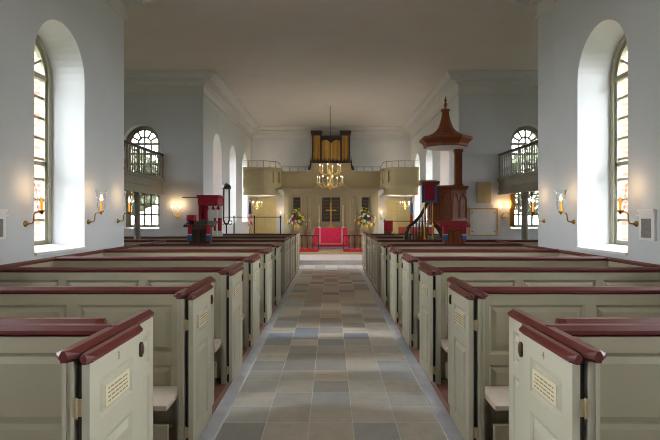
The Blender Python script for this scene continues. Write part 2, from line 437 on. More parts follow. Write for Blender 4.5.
# aisle kerbs, pew platforms
PEWEND = 10.2
for s, side in ((-1, 'left'), (1, 'right')):
    mb = MB(flip(s)); mb.box(.885, 1.0, -4.2, 15.6, 0, .012); struct(mb.build('trim_%d' % (2 if s < 0 else 3), 'kerb'))
    mb = MB(flip(s)); mb.box(1.08, W, -4.2, YC0, 0, .08); mb.box(1.08, 7.0, YC0, YC1, 0, .08); mb.box(1.08, W, YC1, 15.6, 0, .08)
    struct(mb.build('floor_%s' % side, 'plank'))
    mb = MB(flip(s)); mb.box(1.0, 1.08, -4.2, 15.6, 0, .085); struct(mb.build('trim_%d' % (4 if s < 0 else 5), 'threshold'))
mb = MB(); mb.box(-W, W, 17.1, YE, 0, .15); struct(mb.build('floor_chancel', 'marble'))
mb = MB(); mb.box(-W, W, 19.6, YE, .15, .25); mb.box(-W, W, 20.0, YE, .25, .3); struct(mb.build('floor_sanctuary', 'tan'))

# outside ground
mb = MB(); mb.box(-60, 60, -60, 80, -.5, -.3); struct(mb.build('ground', 'grass'))

# ------------------------------------------------------------------ box pews
ZB = 1.13
def make_pew(s, part, label, first=False, period=1.4, number=None):
    y0 = 0; F = flip(s)
    root = thing('box_pew', (s * 1.0, 0, 0), label, 'pew', 'box pews along the aisle')
    # transverse partition
    mb = MB(F); mb.box(1.05, 3.46, part, part + .03, .08, ZB)
    framed(mb, lambda a, z, d: F(a, part + d, z), [1.06, 1.86, 2.66, 3.46], [.1, .66, ZB], 0, -1)
    framed(mb, lambda a, z, d: F(a, part + .03 + d, z), [1.06, 1.86, 2.66, 3.46], [.1, .66, ZB], 0, 1)
    mb.box(1.0, 3.46, part - .02, part + .05, ZB - .02, ZB)
    pt = mb.build('partition', 'paint', root)
    mb = MB(F); mb.cap((1.02, part + .015), (3.46, part + .015), ZB, .095, .05, point=.01); mb.build('cap_rail', 'cap', pt)
    # end panel
    mb = MB(F); mb.box(1.005, 1.05, y0, y0 + .85, .085, ZB)
    framed(mb, lambda a, z, d: F(1.005 - d, a, z), [.52, .85], [.1, .86, ZB], 0, 1, stile=.06, rail=.06, th=.008)
    for q in (1.0, 1.03): mb.box(q, q + .012, y0 - .008, y0, .085, ZB)
    ep = mb.build('end_panel', 'paintdoor', root)
    mb = MB(F); mb.cap((1.03, -.03), (1.03, .87), ZB, .092, .045); mb.build('cap_rail', 'cap', ep)
    mb = MB(F); mb.box(.976, 1.0, .025, .5, .1, 1.11); mb.build('gap_shade', 'gap', ep)  # dark strip standing in for the shade between door and end panel
    # folded-back door
    mb = MB(F); mb.box(.953, .972, .0, .56, .11, ZB - .01)
    P2 = lambda a, z, d: F(.953 - d, a, z)
    framed(mb, P2, [.0, .5], [.11, .82, ZB - .01], 0, 1, stile=.085, rail=.09, th=.012)
    mb.box(.944, .953, .5, .56, .11, ZB - .01)
    dr = mb.build('door', 'paintdoor', root)
    mb = MB(F); mb.cap((.953, -.025), (.953, .53), ZB - .008, .068, .038); mb.build('cap_rail', 'cap', dr)
    mb = MB(F)
    mb.rings([[F2 for F2 in [(x, .525 + .022 * math.cos(t) * q, 1.035 + .038 * math.sin(t) * q) for t in [2 * PI * k / 14 for k in range(14)]]] for x, q in ((.944, 1), (.934, 1), (.93, .7), (.927, .4))])
    mb.build('latch_knob', 'bronze', dr, True)
    P3 = lambda a, z, d: F(.938 - d, a, z)
    mb = MB(P3); mb.box(.128, .372, .9, .99, -.0015, .003)
    for k in range(4):
        a = .15
        rr = random.Random(11 + k)
        while a < .345:
            l = rr.uniform(.014, .04)
            mb.box(a, min(a + l, .352), .914 + k * .018, .920 + k * .018, .003, .0034, 1); a += l + .007
    mb.build('name_plate', ['cream', 'ink'], dr)
    for z in (.95, .22):
        mb = MB(F); mb.box(.97, 1.004, -.01, -.002, z - .034, z + .034); mb.tube([(.988, -.012, z - .04), (.988, -.012, z + .04)], .006)
        mb.build('hinge', 'hinge', dr)
    if number:
        cu = bpy.data.curves.new('door_number', 'FONT'); cu.body = number; cu.size = .05; cu.align_x = 'CENTER'; cu.extrude = .0006
        t0 = bpy.data.objects.new('door_number_text', cu); COL.objects.link(t0)
        me = bpy.data.meshes.new_from_object(t0.evaluated_get(bpy.context.evaluated_depsgraph_get()))
        bpy.data.objects.remove(t0); me.materials.clear(); me.materials.append(M['ink'])
        t = bpy.data.objects.new('door_number', me); COL.objects.link(t); t.parent = dr
        t.location = (s * (.9405) - s * 1.0, .265, 1.062); ORG[t.name] = ORG[dr.name]
        t.rotation_euler = (PI / 2, 0, PI / 2 if s < 0 else -PI / 2)
    # bench on the near side of the partition
    mb = MB(F); mb.box(1.056, 3.42, part - .4, part - .022, .44, .475)
    mb.build('seat', 'seat', root, bevel=.006)
    mb = MB(F); mb.box(1.056, 3.42, part - .38, part - .355, .2, .34); mb.build('seat_rail', 'paint', root)
    for x in (1.3, 2.2, 3.3):
        mb = MB(F); mb.box(x, x + .03, part - .354, part - .022, .081, .44); mb.build('seat_support', 'paint', root)
    # panelling against the wall
    mb = MB(F); mb.box(3.46, 3.492, part + .05, part + period, .08, ZB)
    framed(mb, lambda a, z, d: F(3.46 - d, a, z), [part + .05, part + period], [.1, .66, ZB], 0, 1, th=.01)
    sp = mb.build('wall_panel', 'paint', root)
    mb = MB(F); mb.cap((3.465, part - .02), (3.465, part + period), ZB, .06, .045, point=.005); mb.build('cap_rail', 'cap', sp)
    if first:
        mb = MB(F); mb.box(1.16, 3.44, part + .13, part + .16, .5, ZB + .005)
        rb = mb.build('book_rest', 'paint', root)
        mb = MB(F); mb.cap((1.13, part + .145), (3.44, part + .145), ZB + .005, .09, .048); mb.build('cap_rail', 'cap', rb)
    return root

NEAR = [1.95, 3.41, 4.77, 6.05, 7.4, 8.84]
ORD = ['nearest the camera', 'second from the camera', 'third from the camera', 'fourth from the camera', 'fifth from the camera', 'sixth from the camera']
for s, side, num in ((-1, 'left', '3'), (1, 'right', '4')):
    p = make_pew(s, .41, 'green grey box pew with number %s on its door, nearest on the %s' % (num, side), True, 1.25, num)
    p.location = (s * 1.0, NEAR[0], 0)
    p2 = make_pew(s, .2, 'green grey box pew on the %s of the aisle, second from the camera' % side, False, 1.4)
    p2.location = (s * 1.0, NEAR[1], 0)
    for y, o in list(zip(NEAR, ORD))[2:]:
        dup(p2, (s * 1.0, y, 0), 'green grey box pew on the %s of the aisle, %s' % (side, o))

def make_stall(s, y0, y1, xe, label, name='box_pew', group='box pews of the crossing', paint='paint'):
    F = flip(s); root = thing(name, (s * 1.0, y0, 0), label, 'pew', group)
    mb = MB(F); mb.box(1.05, xe, y0 + .01, y0 + .05, .081, ZB)
    n = max(2, round((xe - 1.05) / .85)); ss = [1.05 + (xe - 1.05) * k / n for k in range(n + 1)]
    framed(mb, lambda a, z, d: F(a, y0 + .01 + d, z), ss, [.1, .66, ZB], 0, -1)
    framed(mb, lambda a, z, d: F(a, y0 + .05 + d, z), ss, [.1, .66, ZB], 0, 1)
    pt = mb.build('partition', paint, root)
    mb = MB(F); mb.cap((1.0, y0 + .03), (xe, y0 + .03), ZB, .095, .05, point=.01); mb.build('cap_rail', 'cap', pt)
    mb = MB(F); mb.box(1.0, 1.045, y0, y1, .086, ZB)
    framed(mb, lambda a, z, d: F(1.0 - d, a, z), [y0, (y0 + y1) / 2, y1], [.1, .86, ZB], 0, 1)
    ep = mb.build('end_panel', paint, root)
    mb = MB(F); mb.cap((1.02, y0 - .03), (1.02, y1), ZB, .1, .05); mb.build('cap_rail', 'cap', ep)
    mb = MB(F); mb.box(1.06, xe - .05, y0 + .07, y0 + .45, .43, .47); mb.build('seat', 'seat', root)
    mb = MB(F); mb.box(xe - .04, xe, y0 + .07, y1, .081, ZB); sp = mb.build('side_panel', paint, root)
    mb = MB(F); mb.cap((xe - .02, y0), (xe - .02, y1), ZB, .08, .045); mb.build('cap_rail', 'cap', sp)
    return root
for s, side in ((-1, 'left'), (1, 'right')):
    make_stall(s, 10.5, 11.95, 6.3, 'long box pew reaching into the %s transept, nearer of two' % side)
    make_stall(s, 12.1, 13.5, 6.3 if s < 0 else 1.75, 'long box pew reaching into the left transept, farther of two' if s < 0 else 'short box pew beside the foot of the pulpit' if s > 0 else 'long box pew reaching into the %s transept, farther of two' % side)
    make_stall(s, 13.95, 15.55, 3.4, 'choir stall with red brown rail on the %s of the chancel aisle' % side, 'choir_stall', 'choir stalls')

# ------------------------------------------------------------------ lamps
def lamp(loc, energy, r=.03, col=(1, .62, .3)):
    l = bpy.data.lights.new('lamp', 'POINT'); l.energy = energy; l.color = col; l.shadow_soft_size = r
    o = bpy.data.objects.new('lamp', l); o.location = loc; COL.objects.link(o); return o
SCONCE_E = .7

def bulb_prof(h): return [(.001, 0), (.009, .008), (.013, .02), (.011, h * .55), (.004, h * .9), (.0008, h)]

def make_sconce(s, y, label):
    F = flip(s); root = thing('wall_sconce', (s * W, y, 1.6), label, 'wall light', 'brass candle sconces on the nave walls')
    mb = MB(F); mb.rings([[(x, y + r * math.cos(2 * PI * k / 12), 1.6 + r * math.sin(2 * PI * k / 12)) for k in range(12)] for x, r in ((W - .001, .036), (W - .014, .036), (W - .025, .02), (W - .045, .012))])
    mb.build('back_plate', 'oldbrass', root, True)
    pts = [(W - .03, y, 1.6), (W - .075, y, 1.602), (W - .095, y, 1.62), (W - .1, y, 1.66), (W - .102, y, 1.7), (W - .115, y, 1.725), (W - .14, y, 1.735), (W - .19, y, 1.735)]
    mb = MB(F); mb.tube(pts, .0085, 8); mb.lathe([(.004, -.03), (.012, -.02), (.022, .0), (.04, .012), (.04, .02), (.012, .02)], (W - .19, y, 1.735), 12)
    mb.build('arm', 'oldbrass', root, True)
    mb = MB(F); mb.lathe([(.014, 0), (.014, .15)], (W - .19, y, 1.755), 10); ca = mb.build('candle', 'amber', root, True)
    mb = MB(F); mb.lathe([(r_ * 1.3, z_) for r_, z_ in bulb_prof(.085)], (W - .19, y, 1.905), 10); mb.build('bulb', 'flame', ca, True)
    mb = MB(F); mb.rings([[(W - .19 + r * math.cos(2 * PI * k / 20), y + r * math.sin(2 * PI * k / 20), 1.755 + z) for k in range(20)] for r, z in ((.035, 0), (.052, .04), (.06, .1), (.058, .17), (.064, .24), (.082, .31))], caps=False)
    mb.build('glass_shade', 'shade', root, True)
    lamp((s * (W - .19), y, 2.03), SCONCE_E); return root
for s, side in ((-1, 'left'), (1, 'right')):
    a = make_sconce(s, 5.72, 'glass-shaded brass sconce on the %s wall, in front of the tall window' % side)
    for y, l in ((7.2, 'glass-shaded brass sconce on the %s wall just beyond the tall window' % side), (8.2, 'glass-shaded brass sconce at the far corner of the %s nave wall' % side)):
        dup(a, (s * W, y, 1.6), l); lamp((s * (W - .19), y, 2.03), SCONCE_E)

def double_sconce(x, y, z, label):
    root = thing('candle_sconce', (x, y, z), label, 'wall light', 'twin candle sconces on the transept walls')
    mb = MB(); mb.rings([[(x + r * math.cos(2 * PI * k / 12), yy, z + r * 1.5 * math.sin(2 * PI * k / 12)) for k in range(12)] for yy, r in ((y - .001, .05), (y - .015, .05), (y - .03, .02))])
    mb.build('back_plate', 'brass', root, True)
    for q in (-1, 1):
        mb = MB(); mb.tube([(x, y - .03, z), (x + q * .05, y - .1, z - .04), (x + q * .1, y - .14, z - .02), (x + q * .11, y - .14, z + .08)], .009)
        mb.lathe([(.012, 0), (.032, .015), (.032, .022), (.01, .022)], (x + q * .11, y - .14, z + .07), 12)
        am = mb.build('arm', 'brass', root, True)
        mb = MB(); mb.lathe([(.012, 0), (.012, .12)], (x + q * .11, y - .14, z + .09), 10); mb.build('candle', 'candle', am, True)
        mb = MB(); mb.lathe([(r * 1.6, zz) for r, zz in bulb_prof(.08)], (x + q * .11, y - .14, z + .21), 10); mb.build('bulb', 'flame', am, True)
        lamp((x + q * .11, y - .14, z + .34), SCONCE_E * 1.3)
    return root
double_sconce(-4.2, YC1, 1.68, 'twin candle sconce glowing on the left transept wall beside the gallery')
double_sconce(4.72, YC1, 1.68, 'twin candle sconce glowing on the right transept wall beside marble tablet')

def chandelier(c, ztop, R, tiers, label, name='chandelier', cat='chandelier', zceil=None):
    x, y = c; root = thing(name, (x, y, ztop), label, cat)
    zb = tiers[-1][0] - .2
    if zceil:
        mb = MB(); mb.tube([(x, y, ztop), (x, y, zceil - .03)], .012, 8); mb.build('chain', 'iron', root, True)
        mb = MB(); mb.lathe([(.03, -.05), (.06, -.04), (.19, -.012), (.2, 0)], (x, y, zceil), 20); mb.build('ceiling_rose', 'cornice', root, True)
    h = ztop - zb
    pr = [(.002, 0), (.03, .02 * h), (.06, .07 * h), (.09, .14 * h), (.1, .2 * h), (.07, .27 * h), (.03, .31 * h), (.025, .38 * h), (.05, .43 * h), (.06, .5 * h), (.04, .56 * h), (.022, .6 * h), (.03, .72 * h), (.05, .78 * h), (.03, .85 * h), (.018, .9 * h), (.025, .95 * h), (.004, h)]
    k0 = R / .44
    mb = MB(); mb.lathe([(max(.002, r * k0), z) for r, z in pr], (x, y, zb), 16); mb.build('stem', 'brass', root, True)
    for z, rr, n, ph in tiers:
        for k in range(n):
            t = 2 * PI * k / n + ph; u = Vector((math.cos(t), math.sin(t), 0)); o = Vector((x, y, z))
            prof = [(.05, .02), (.25, -.1), (.5, -.16), (.75, -.12), (.95, -.02), (1, .06)]
            mb = MB(); mb.tube([tuple(o + u * (a * rr) + Vector((0, 0, b * rr * 1.6))) for a, b in prof], .011 * k0 + .003, 6)
            e = o + u * rr + Vector((0, 0, .1 * rr))
            mb.lathe([(.01, -.02), (.035 * k0, 0), (.038 * k0, .012), (.012, .014)], tuple(e), 10)
            am = mb.build('arm', 'brass', root, True)
            mb = MB(); mb.lathe([(.011, .012), (.011, .15 * k0 + .03)], tuple(e), 8); mb.build('candle', 'candle', am, True)
            mb = MB(); mb.lathe([(r * 1.2, zz) for r, zz in bulb_prof(.06)], tuple(e + Vector((0, 0, .15 * k0 + .03))), 8); mb.build('bulb', 'bulb', am, True)
    return root
chandelier((-.03, 17.5), 3.5, .44, [(3.2, .37, 6, .3), (2.78, .45, 8, .2)], 'two-tier brass candle chandelier hanging over the altar steps', zceil=ZC)
lamp((-.03, 17.5, 3.62), 8, .1)
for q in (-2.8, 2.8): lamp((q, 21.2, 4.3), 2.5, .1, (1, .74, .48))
# 
for s, side in ((-1, 'left'), (1, 'right')):
    chandelier((s * 3.05, 20.6), 2.3, .2, [(2.08, .2, 5, .3)], 'small brass candle chandelier hung below the %s gallery bay' % side, name='small_chandelier', zceil=2.5)
    lamp((s * 2.6, 20.7, 2.2), 6, .08, (1, .78, .52))

# ------------------------------------------------------------------ wall tablets
def wall_tablet(P, a0, a1, z0, z1, label, m='marble', lines=0, head=False):
    root = thing('memorial_tablet', P((a0 + a1) / 2, z0, 0), label, 'tablet')
    mb = MB(P); mb.box(a0, a1, z0, z1, -.03, -.001); b = mb.build('slab', m, root, bevel=.004)
    if head:
        mb = MB(P); mb.box(a0 - .02, a1 + .02, z1 - .075, z1 - .055, -.05, -.03); mb.box(a0 - .01, a1 + .01, z1 - .03, z1 + .005, -.045, -.03); mb.build('cornice', m, root)
    if lines:
        mb = MB(P); mb.box(a0 + .05, a1 - .05, z0 + .03, z1 - .1, -.033, -.03); mb.build('inscription', 'greymarble', root)
    return root, b
wall_tablet(PL(1), 5.37, 5.64, 1.42, 1.76, 'small white marble memorial tablet beside the right wall sconce', lines=1, head=True)
wall_tablet(PL(-1), 5.07, 5.34, 1.44, 1.76, 'small white marble memorial tablet on the left wall at the picture edge', lines=1, head=True)
wall_tablet(PTE(1), 4.0, 4.38, 2.02, 2.6, 'plain tan stone tablet high on the right transept wall', 'tan')
r, b = wall_tablet(PTE(1), 3.8, 4.53, 1.16, 1.86, 'wide white marble tablet with gilt frame behind the pulpit')
mb = MB(PTE(1))
for x0, x1, z0, z1 in ((3.77, 3.8, 1.13, 1.89), (4.53, 4.56, 1.13, 1.89), (3.8, 4.53, 1.13, 1.16), (3.8, 4.53, 1.86, 1.89)): mb.box(x0, x1, z0, z1, -.045, -.002)
mb.build('frame', 'gold', r)
for x in (3.86, 4.47):
    for z in (1.25, 1.77):
        mb = MB(PTE(1)); mb.box(x - .015, x + .015, z - .015, z + .015, -.045, -.03); mb.build('stud', 'oldbrass', r)

# gold curtain by the right transept window
mb = MB(); n = 24
fr = [(4.86 + .14 * k / n, YC1 - .1 + .025 * math.sin(k * 1.6)) for k in range(n + 1)]
mb.rings([[(x, y, z) for x, y in fr] + [(x, y + .01, z) for x, y in fr[::-1]] for z in (1.38, 2.35)])
tag(mb.build('curtain', 'curtain', None, True), 'narrow gold curtain beside the right transept window below the gallery', 'curtain')

# ------------------------------------------------------------------ transept galleries
for s, side in ((-1, 'left'), (1, 'right')):
    F = flip(s); root = thing('transept_gallery', (s * 4.6, 11, 2.25), 'grey green balustraded gallery across the %s transept' % side, 'gallery', 'transept galleries')
    ya, yb = YC0 + .01, YC1 - .01
    mb = MB(F); mb.box(4.6, 4.68, ya, yb, 2.25, 2.7); mb.box(4.57, 4.6, ya, yb, 2.25, 2.31); mb.box(4.55, 4.7, ya, yb, 2.62, 2.7); mb.box(4.575, 4.6, ya, yb, 2.44, 2.47)
    mb.build('fascia', 'gallery', root)
    mb = MB(F); mb.box(4.68, XT - .01, ya, yb, 2.4, 2.5); mb.build('gallery_floor', 'gallery', root)
    mb = MB(F); mb.cap((4.63, ya), (4.63, yb), 3.31, .13, .07, point=.005); mb.build('handrail', 'darkwood', root)
    n = 36
    for k in range(n):
        y = ya + .1 + (yb - ya - .3) * k / (n - 1)
        mb = MB(F); mb.box(4.612, 4.646, y - .017, y + .017, 2.7, 2.8); mb.box(4.612, 4.646, y - .017, y + .017, 3.22, 3.31)
        mb.lathe([(.013, 2.8), (.02, 2.86), (.022, 2.92), (.012, 3.0), (.013, 3.12), (.018, 3.17), (.012, 3.22)], (4.629, y, 0), 8)
        mb.build('baluster', 'gallery', root, True)
    mb = MB(F); mb.box(4.59, 4.67, yb - .09, yb, 2.7, 3.32); mb.build('newel_post', 'gallery', root)
    for y in (9.6, 12.0):
        mb = MB(F); mb.box(4.58, 4.72, y - .09, y + .09, 2.17, 2.25); mb.lathe([(.11, .08), (.11, .16), (.085, .18), (.08, 1.0), (.07, 2.08), (.1, 2.13), (.1, 2.17)], (4.65, y, 0), 14)
        mb.build('column', 'gallery', root, True)

# ------------------------------------------------------------------ chancel gallery
root = thing('organ_gallery', (0, 21.2, 2.5), 'olive panelled gallery with projecting side bays across the chancel end', 'gallery')
for s in (-1, 1):
    F = flip(s)
    line = [(3.49, 19.9), (2.78, 19.9)] + [(2.78 - .62 * math.sin(PI / 2 * k / 8), 20.52 - .62 * math.cos(PI / 2 * k / 8)) for k in range(1, 9)] + [(2.16, 21.2)]
    def band(mb, off, th, z0, z1, pts=line):
        n = len(pts); A = []; B = []
        for i in range(n):
            p = Vector(pts[i]); d = (Vector(pts[min(i + 1, n - 1)]) - Vector(pts[max(i - 1, 0)])).normalized(); nn = Vector((d.y, -d.x)) * -1
            if nn.y > 0 and abs(nn.y) > .5: nn = -nn
            if nn.x > .5: nn = -nn
            A.append(p + nn * off); B.append(p + nn * (off - th))
        for i in range(n - 1):
            mb.rings([[(A[j].x, A[j].y, z0), (A[j].x, A[j].y, z1), (B[j].x, B[j].y, z1), (B[j].x, B[j].y, z0)] for j in (i, i + 1)])
    mb = MB(F); band(mb, 0, .05, 2.83, 3.58); band(mb, -.07, .05, 2.5, 2.83); band(mb, .02, .09, 2.5, 2.57); band(mb, -.02, .05, 2.57, 2.62); band(mb, .13, .13, 2.87, 2.91); band(mb, .09, .09, 2.83, 2.87); band(mb, .04, .04, 2.78, 2.83); band(mb, .1, .13, 3.55, 3.6)
    band(mb, .07, .07, 3.45, 3.55); band(mb, .07, .07, 2.91, 3.0)
    for p in ([(3.49, 19.9), (3.4, 19.9)], [(2.82, 19.9), (2.74, 19.9)], line[5:7], line[9:11]): band(mb, .071, .071, 2.9, 3.56, p)
    mb.build('bay_parapet', 'olive', root, True)
    mb = MB(F); poly = [(3.49, 21.99)] + line + [(2.16, 21.99)]
    mb.extr([(a, b) for a, b in poly], 'z', 2.5, 2.56); mb.build('soffit', 'whitepaint', root)
    # iron railing
    mb = MB(F); rl = [(x, y + .04, 3.86) for x, y in line[:-1]] + [(2.16, 20.7, 3.86), (2.1, 21.2, 3.74), (.98, 21.22, 3.74)]
    mb.tube(rl, .012, 6); ra = mb.build('iron_rail', 'rail', root, True)
    for x, y, z in [(3.3, 19.94, 3.86), (2.95, 19.94, 3.86), (2.7, 19.96, 3.86), (2.45, 20.08, 3.86), (2.25, 20.32, 3.86), (2.1, 21.22, 3.74), (1.75, 21.22, 3.74), (1.4, 21.22, 3.74), (1.1, 21.22, 3.74)]:
        mb = MB(F); mb.tube([(x, y, 3.55), (x, y, z)], .012, 6); mb.ball((x, y, 3.66), .02, 8); mb.build('rail_post', 'oldbrass' if z > 3.8 else 'rail', ra, True)
mb = MB()
top = [(-2.16, 3.55), (-.95, 3.55)] + [(-.95 + .12 * math.sin(PI / 2 * k / 6), 3.9 - .35 * math.cos(PI / 2 * k / 6)) for k in range(1, 7)]
top = top + [(-a, b) for a, b in top[::-1]]
for a, b in zip(top, top[1:]):
    mb.rings([[(a[0], 21.2, 2.803), (a[0], 21.2, a[1]), (a[0], 21.26, a[1]), (a[0], 21.26, 2.803)], [(b[0], 21.2, 2.803), (b[0], 21.2, b[1]), (b[0], 21.26, b[1]), (b[0], 21.26, 2.803)]])
    mb.rings([[(a[0], 21.17, a[1] - .04), (a[0], 21.17, a[1]), (a[0], 21.2, a[1]), (a[0], 21.2, a[1] - .04)], [(b[0], 21.17, b[1] - .04), (b[0], 21.17, b[1]), (b[0], 21.2, b[1]), (b[0], 21.2, b[1] - .04)]])
x = -2.1
while x < 2.15:
    mb.box(x - .02, x + .02, 21.175, 21.2, 2.9, 3.5); x += .21
mb.box(-2.16, 2.16, 21.14, 21.2, 2.86, 2.9); mb.box(-2.16, 2.16, 21.165, 21.2, 3.44, 3.5)
mb.build('centre_parapet', 'olive', root)
mb = MB(); mb.box(-2.15, 2.15, 21.26, 21.99, 2.9, 2.98); mb.build('gallery_floor', 'olive', root)

# reredos
root = thing('reredos', (0, 21.3, .3), 'olive altar screen with pilasters, dark tablets and curved pediment behind the altar', 'altar screen')
mb = MB(); mb.box(-2.0, 2.0, 21.3, 21.98, .301, 2.8)
for s in (-1, 1):
    for x0, x1 in ((1.27, 1.7), (.77, 1.1)):
        framed(mb, lambda a, z, d: (s * a, 21.3 - d, z), [x0, x1], [.32, 1.0, 2.55], 0, 1, stile=.05, rail=.06)
framed(mb, lambda a, z, d: (a, 21.3 - d, z), [-.6, .6], [.32, 1.15, 2.55], 0, 1, stile=.08, rail=.08)
mb.build('panelling', 'screen', root)
for x in (-1.78, -1.19, -.68, .68, 1.19, 1.78):
    mb = MB(); mb.box(x - .09, x + .09, 21.19, 21.299, .301, .5); mb.box(x - .07, x + .07, 21.215, 21.299, .5, 2.5); mb.box(x - .095, x + .095, 21.18, 21.299, 2.5, 2.6)
    for q in (-.04, 0, .04): mb.box(x + q - .008, x + q + .008, 21.205, 21.215, .55, 2.46)
    mb.build('pilaster', 'screen', root)
mb = MB(); mb.box(-2.0, 2.0, 21.2, 21.3, 2.6, 2.66); mb.box(-2.0, 2.0, 21.23, 21.3, 2.66, 2.72); mb.box(-2.03, 2.03, 21.13, 21.3, 2.72, 2.755); mb.box(-2.06, 2.06, 21.05, 21.3, 2.755, 2.8); mb.build('entablature', 'screen', root)
mb = MB(); n = 16; hw = .78; rise = .4; R = (hw * hw + rise * rise) / (2 * rise); a0 = math.asin(hw / R)
arc = [(R * math.sin(-a0 + 2 * a0 * k / n), 2.79 - R + rise + R * math.cos(-a0 + 2 * a0 * k / n)) for k in range(n + 1)]
arc2 = [(x * .9, 2.79 + (z - 2.79) * .78) for x, z in arc]
for k in range(n):
    mb.rings([[(arc[j][0], 20.98, arc[j][1]), (arc[j][0], 21.19, arc[j][1]), (arc2[j][0], 21.19, arc2[j][1]), (arc2[j][0], 20.98, arc2[j][1])] for j in (k, k + 1)])
mb.extr([(x, z) for x, z in arc2], 'y', 21.15, 21.19)
mb.build('pediment', 'screen', root)
for x0, x1, z0, z1 in ((-.38, -.01, 1.42, 2.45), (.01, .38, 1.42, 2.45), (-1.6, -1.3, 1.5, 2.45), (1.3, 1.6, 1.5, 2.45)):
    mb = MB(); mb.box(x0, x1, 21.26, 21.3, z0, z1)
    rr = random.Random(3); z = z1 - .14
    while z > z0 + .08:
        a = x0 + .05
        while a < x1 - .06:
            l = rr.uniform(.02, .06); mb.box(a, min(a + l, x1 - .04), 21.2585, 21.26, z, z + .014, 1); a += l + .02
        z -= .06
    t = mb.build('tablet', ['tablet', 'oldbrass'], root)
    mb = MB()
    for b in ((x0 - .025, x0, z0 - .025, z1 + .025), (x1, x1 + .025, z0 - .025, z1 + .025), (x0, x1, z0 - .025, z0), (x0, x1, z1, z1 + .025)): mb.box(b[0], b[1], 21.25, 21.29, b[2], b[3])
    mb.build('tablet_frame', 'screen', t)

# doors and candle sconces below the gallery bays
for i, s in enumerate((-1, 1)):
    F = flip(s)
    mb = MB(F)
    for x0, x1, z0, z1 in ((2.42, 2.5, .3, 2.42), (3.38, 3.46, .3, 2.42), (2.5, 3.38, 2.34, 2.42)): mb.box(x0, x1, 21.93, 21.999, z0, z1)
    mb.box(2.5, 3.38, 21.97, 21.999, .301, 2.34)
    framed(mb, lambda a, z, d: F(a, 21.97 - d, z), [2.5, 2.94, 3.38], [.31, 1.0, 1.9, 2.34], 0, 1, stile=.09, rail=.1)
    d = struct(mb.build('door_%d' % (i + 1), 'doorpaint'), 'ochre panelled door under the %s gallery bay' % ('left', 'right')[i], 'door')
    mb = MB(F); mb.ball((2.57, 21.93, 1.25), .03, 10); mb.build('door_knob', 'brass', d, True)
    x = s * 2.2; root = thing('candle_bracket', (x, 22, 1.55), 'single candle bracket lit on the white wall beside the %s chancel door' % ('left', 'right')[i], 'wall light', 'candle brackets under the gallery')
    mb = MB(); mb.box(x - .03, x + .03, 21.98, 21.999, 1.45, 1.65); mb.tube([(x, 21.98, 1.55), (x, 21.92, 1.53), (x, 21.9, 1.6)], .01); mb.lathe([(.01, 0), (.035, .01), (.035, .02), (.01, .02)], (x, 21.9, 1.6), 10); mb.build('bracket', 'brass', root, True)
    mb = MB(); mb.lathe([(.012, 0), (.012, .15)], (x, 21.9, 1.62), 8); mb.build('candle', 'candle', root, True)
    mb = MB(); mb.lathe([(a * 1.4, b) for a, b in bulb_prof(.08)], (x, 21.9, 1.77), 8); mb.build('bulb', 'bulb', root, True)
    lamp((x, 21.84, 1.9), SCONCE_E * .8)

# ------------------------------------------------------------------ organ
root = thing('pipe_organ', (0, 21.6, 3.0), 'dark wood organ case with gilded pipes on the chancel gallery', 'organ')
ZO = 2.98
mb = MB(); mb.box(-.83, .83, 21.32, 21.95, ZO + .001, 3.96); mb.box(-.9, .9, 21.3, 21.95, 3.96, 4.02); mb.box(-.42, .42, 21.6, 21.95, 4.02, 5.0)
for x in (-.82, -.46, .4, .76): mb.box(x, x + .06, 21.34, 21.5, 4.02, 5.2)
mb.box(-.8, .8, 21.75, 21.95, 4.02, 5.1); mb.build('case', 'darkwood', root)
for s in (-1, 1):
    F = flip(s)
    mb = MB(F); mb.box(.4, .84, 21.32, 21.6, 5.12, 5.2); mb.box(.37, .87, 21.29, 21.62, 5.2, 5.26); mb.box(.39, .85, 21.31, 21.6, 5.26, 5.3); mb.build('tower_cornice', 'darkwood', root)
    # carved wing
    pl = [(.84, 3.6), (1.0, 3.62), (.97, 3.75), (.9, 3.85), (.88, 4.05), (.84, 4.3)]
    mb = MB(F); mb.extr(pl, 'y', 21.33, 21.4); mb.build('carved_wing', 'darkwood', root)
    for k in range(5):
        x = .495 + k * .059
        mb = MB(F); mb.lathe([(.006, 4.03), (.026, 4.16), (.026, 5.11)], (x, 21.45, 0), 8); mb.build('pipe', 'pipe', root, True)
n = 14
for k in range(n):
    x = -.37 + .74 * k / (n - 1)
    h = 4.84 + .12 * math.sin(min(1, abs(x) / .36) * PI * .75)
    mb = MB(); mb.lathe([(.006, 4.03), (.025, 4.15), (.025, h)], (x, 21.45, 0), 8); mb.build('pipe', 'pipe', root, True)
mb = MB()
up = [(-.4 + .8 * k / 24) for k in range(25)]
pr = [(x, 4.80 + .14 * math.sin(min(1, abs(x) / .36) * PI * .75)) for x in up]
for a, b in zip(pr, pr[1:]):
    mb.rings([[(a[0], 21.4, a[1] - .02), (a[0], 21.4, 5.08), (a[0], 21.43, 5.08), (a[0], 21.43, a[1] - .02)], [(b[0], 21.4, b[1] - .02), (b[0], 21.4, 5.08), (b[0], 21.43, 5.08), (b[0], 21.43, b[1] - .02)]])
mb.box(-.42, .42, 21.36, 21.44, 5.04, 5.1); mb.build('pipe_shade', 'darkwood', root)

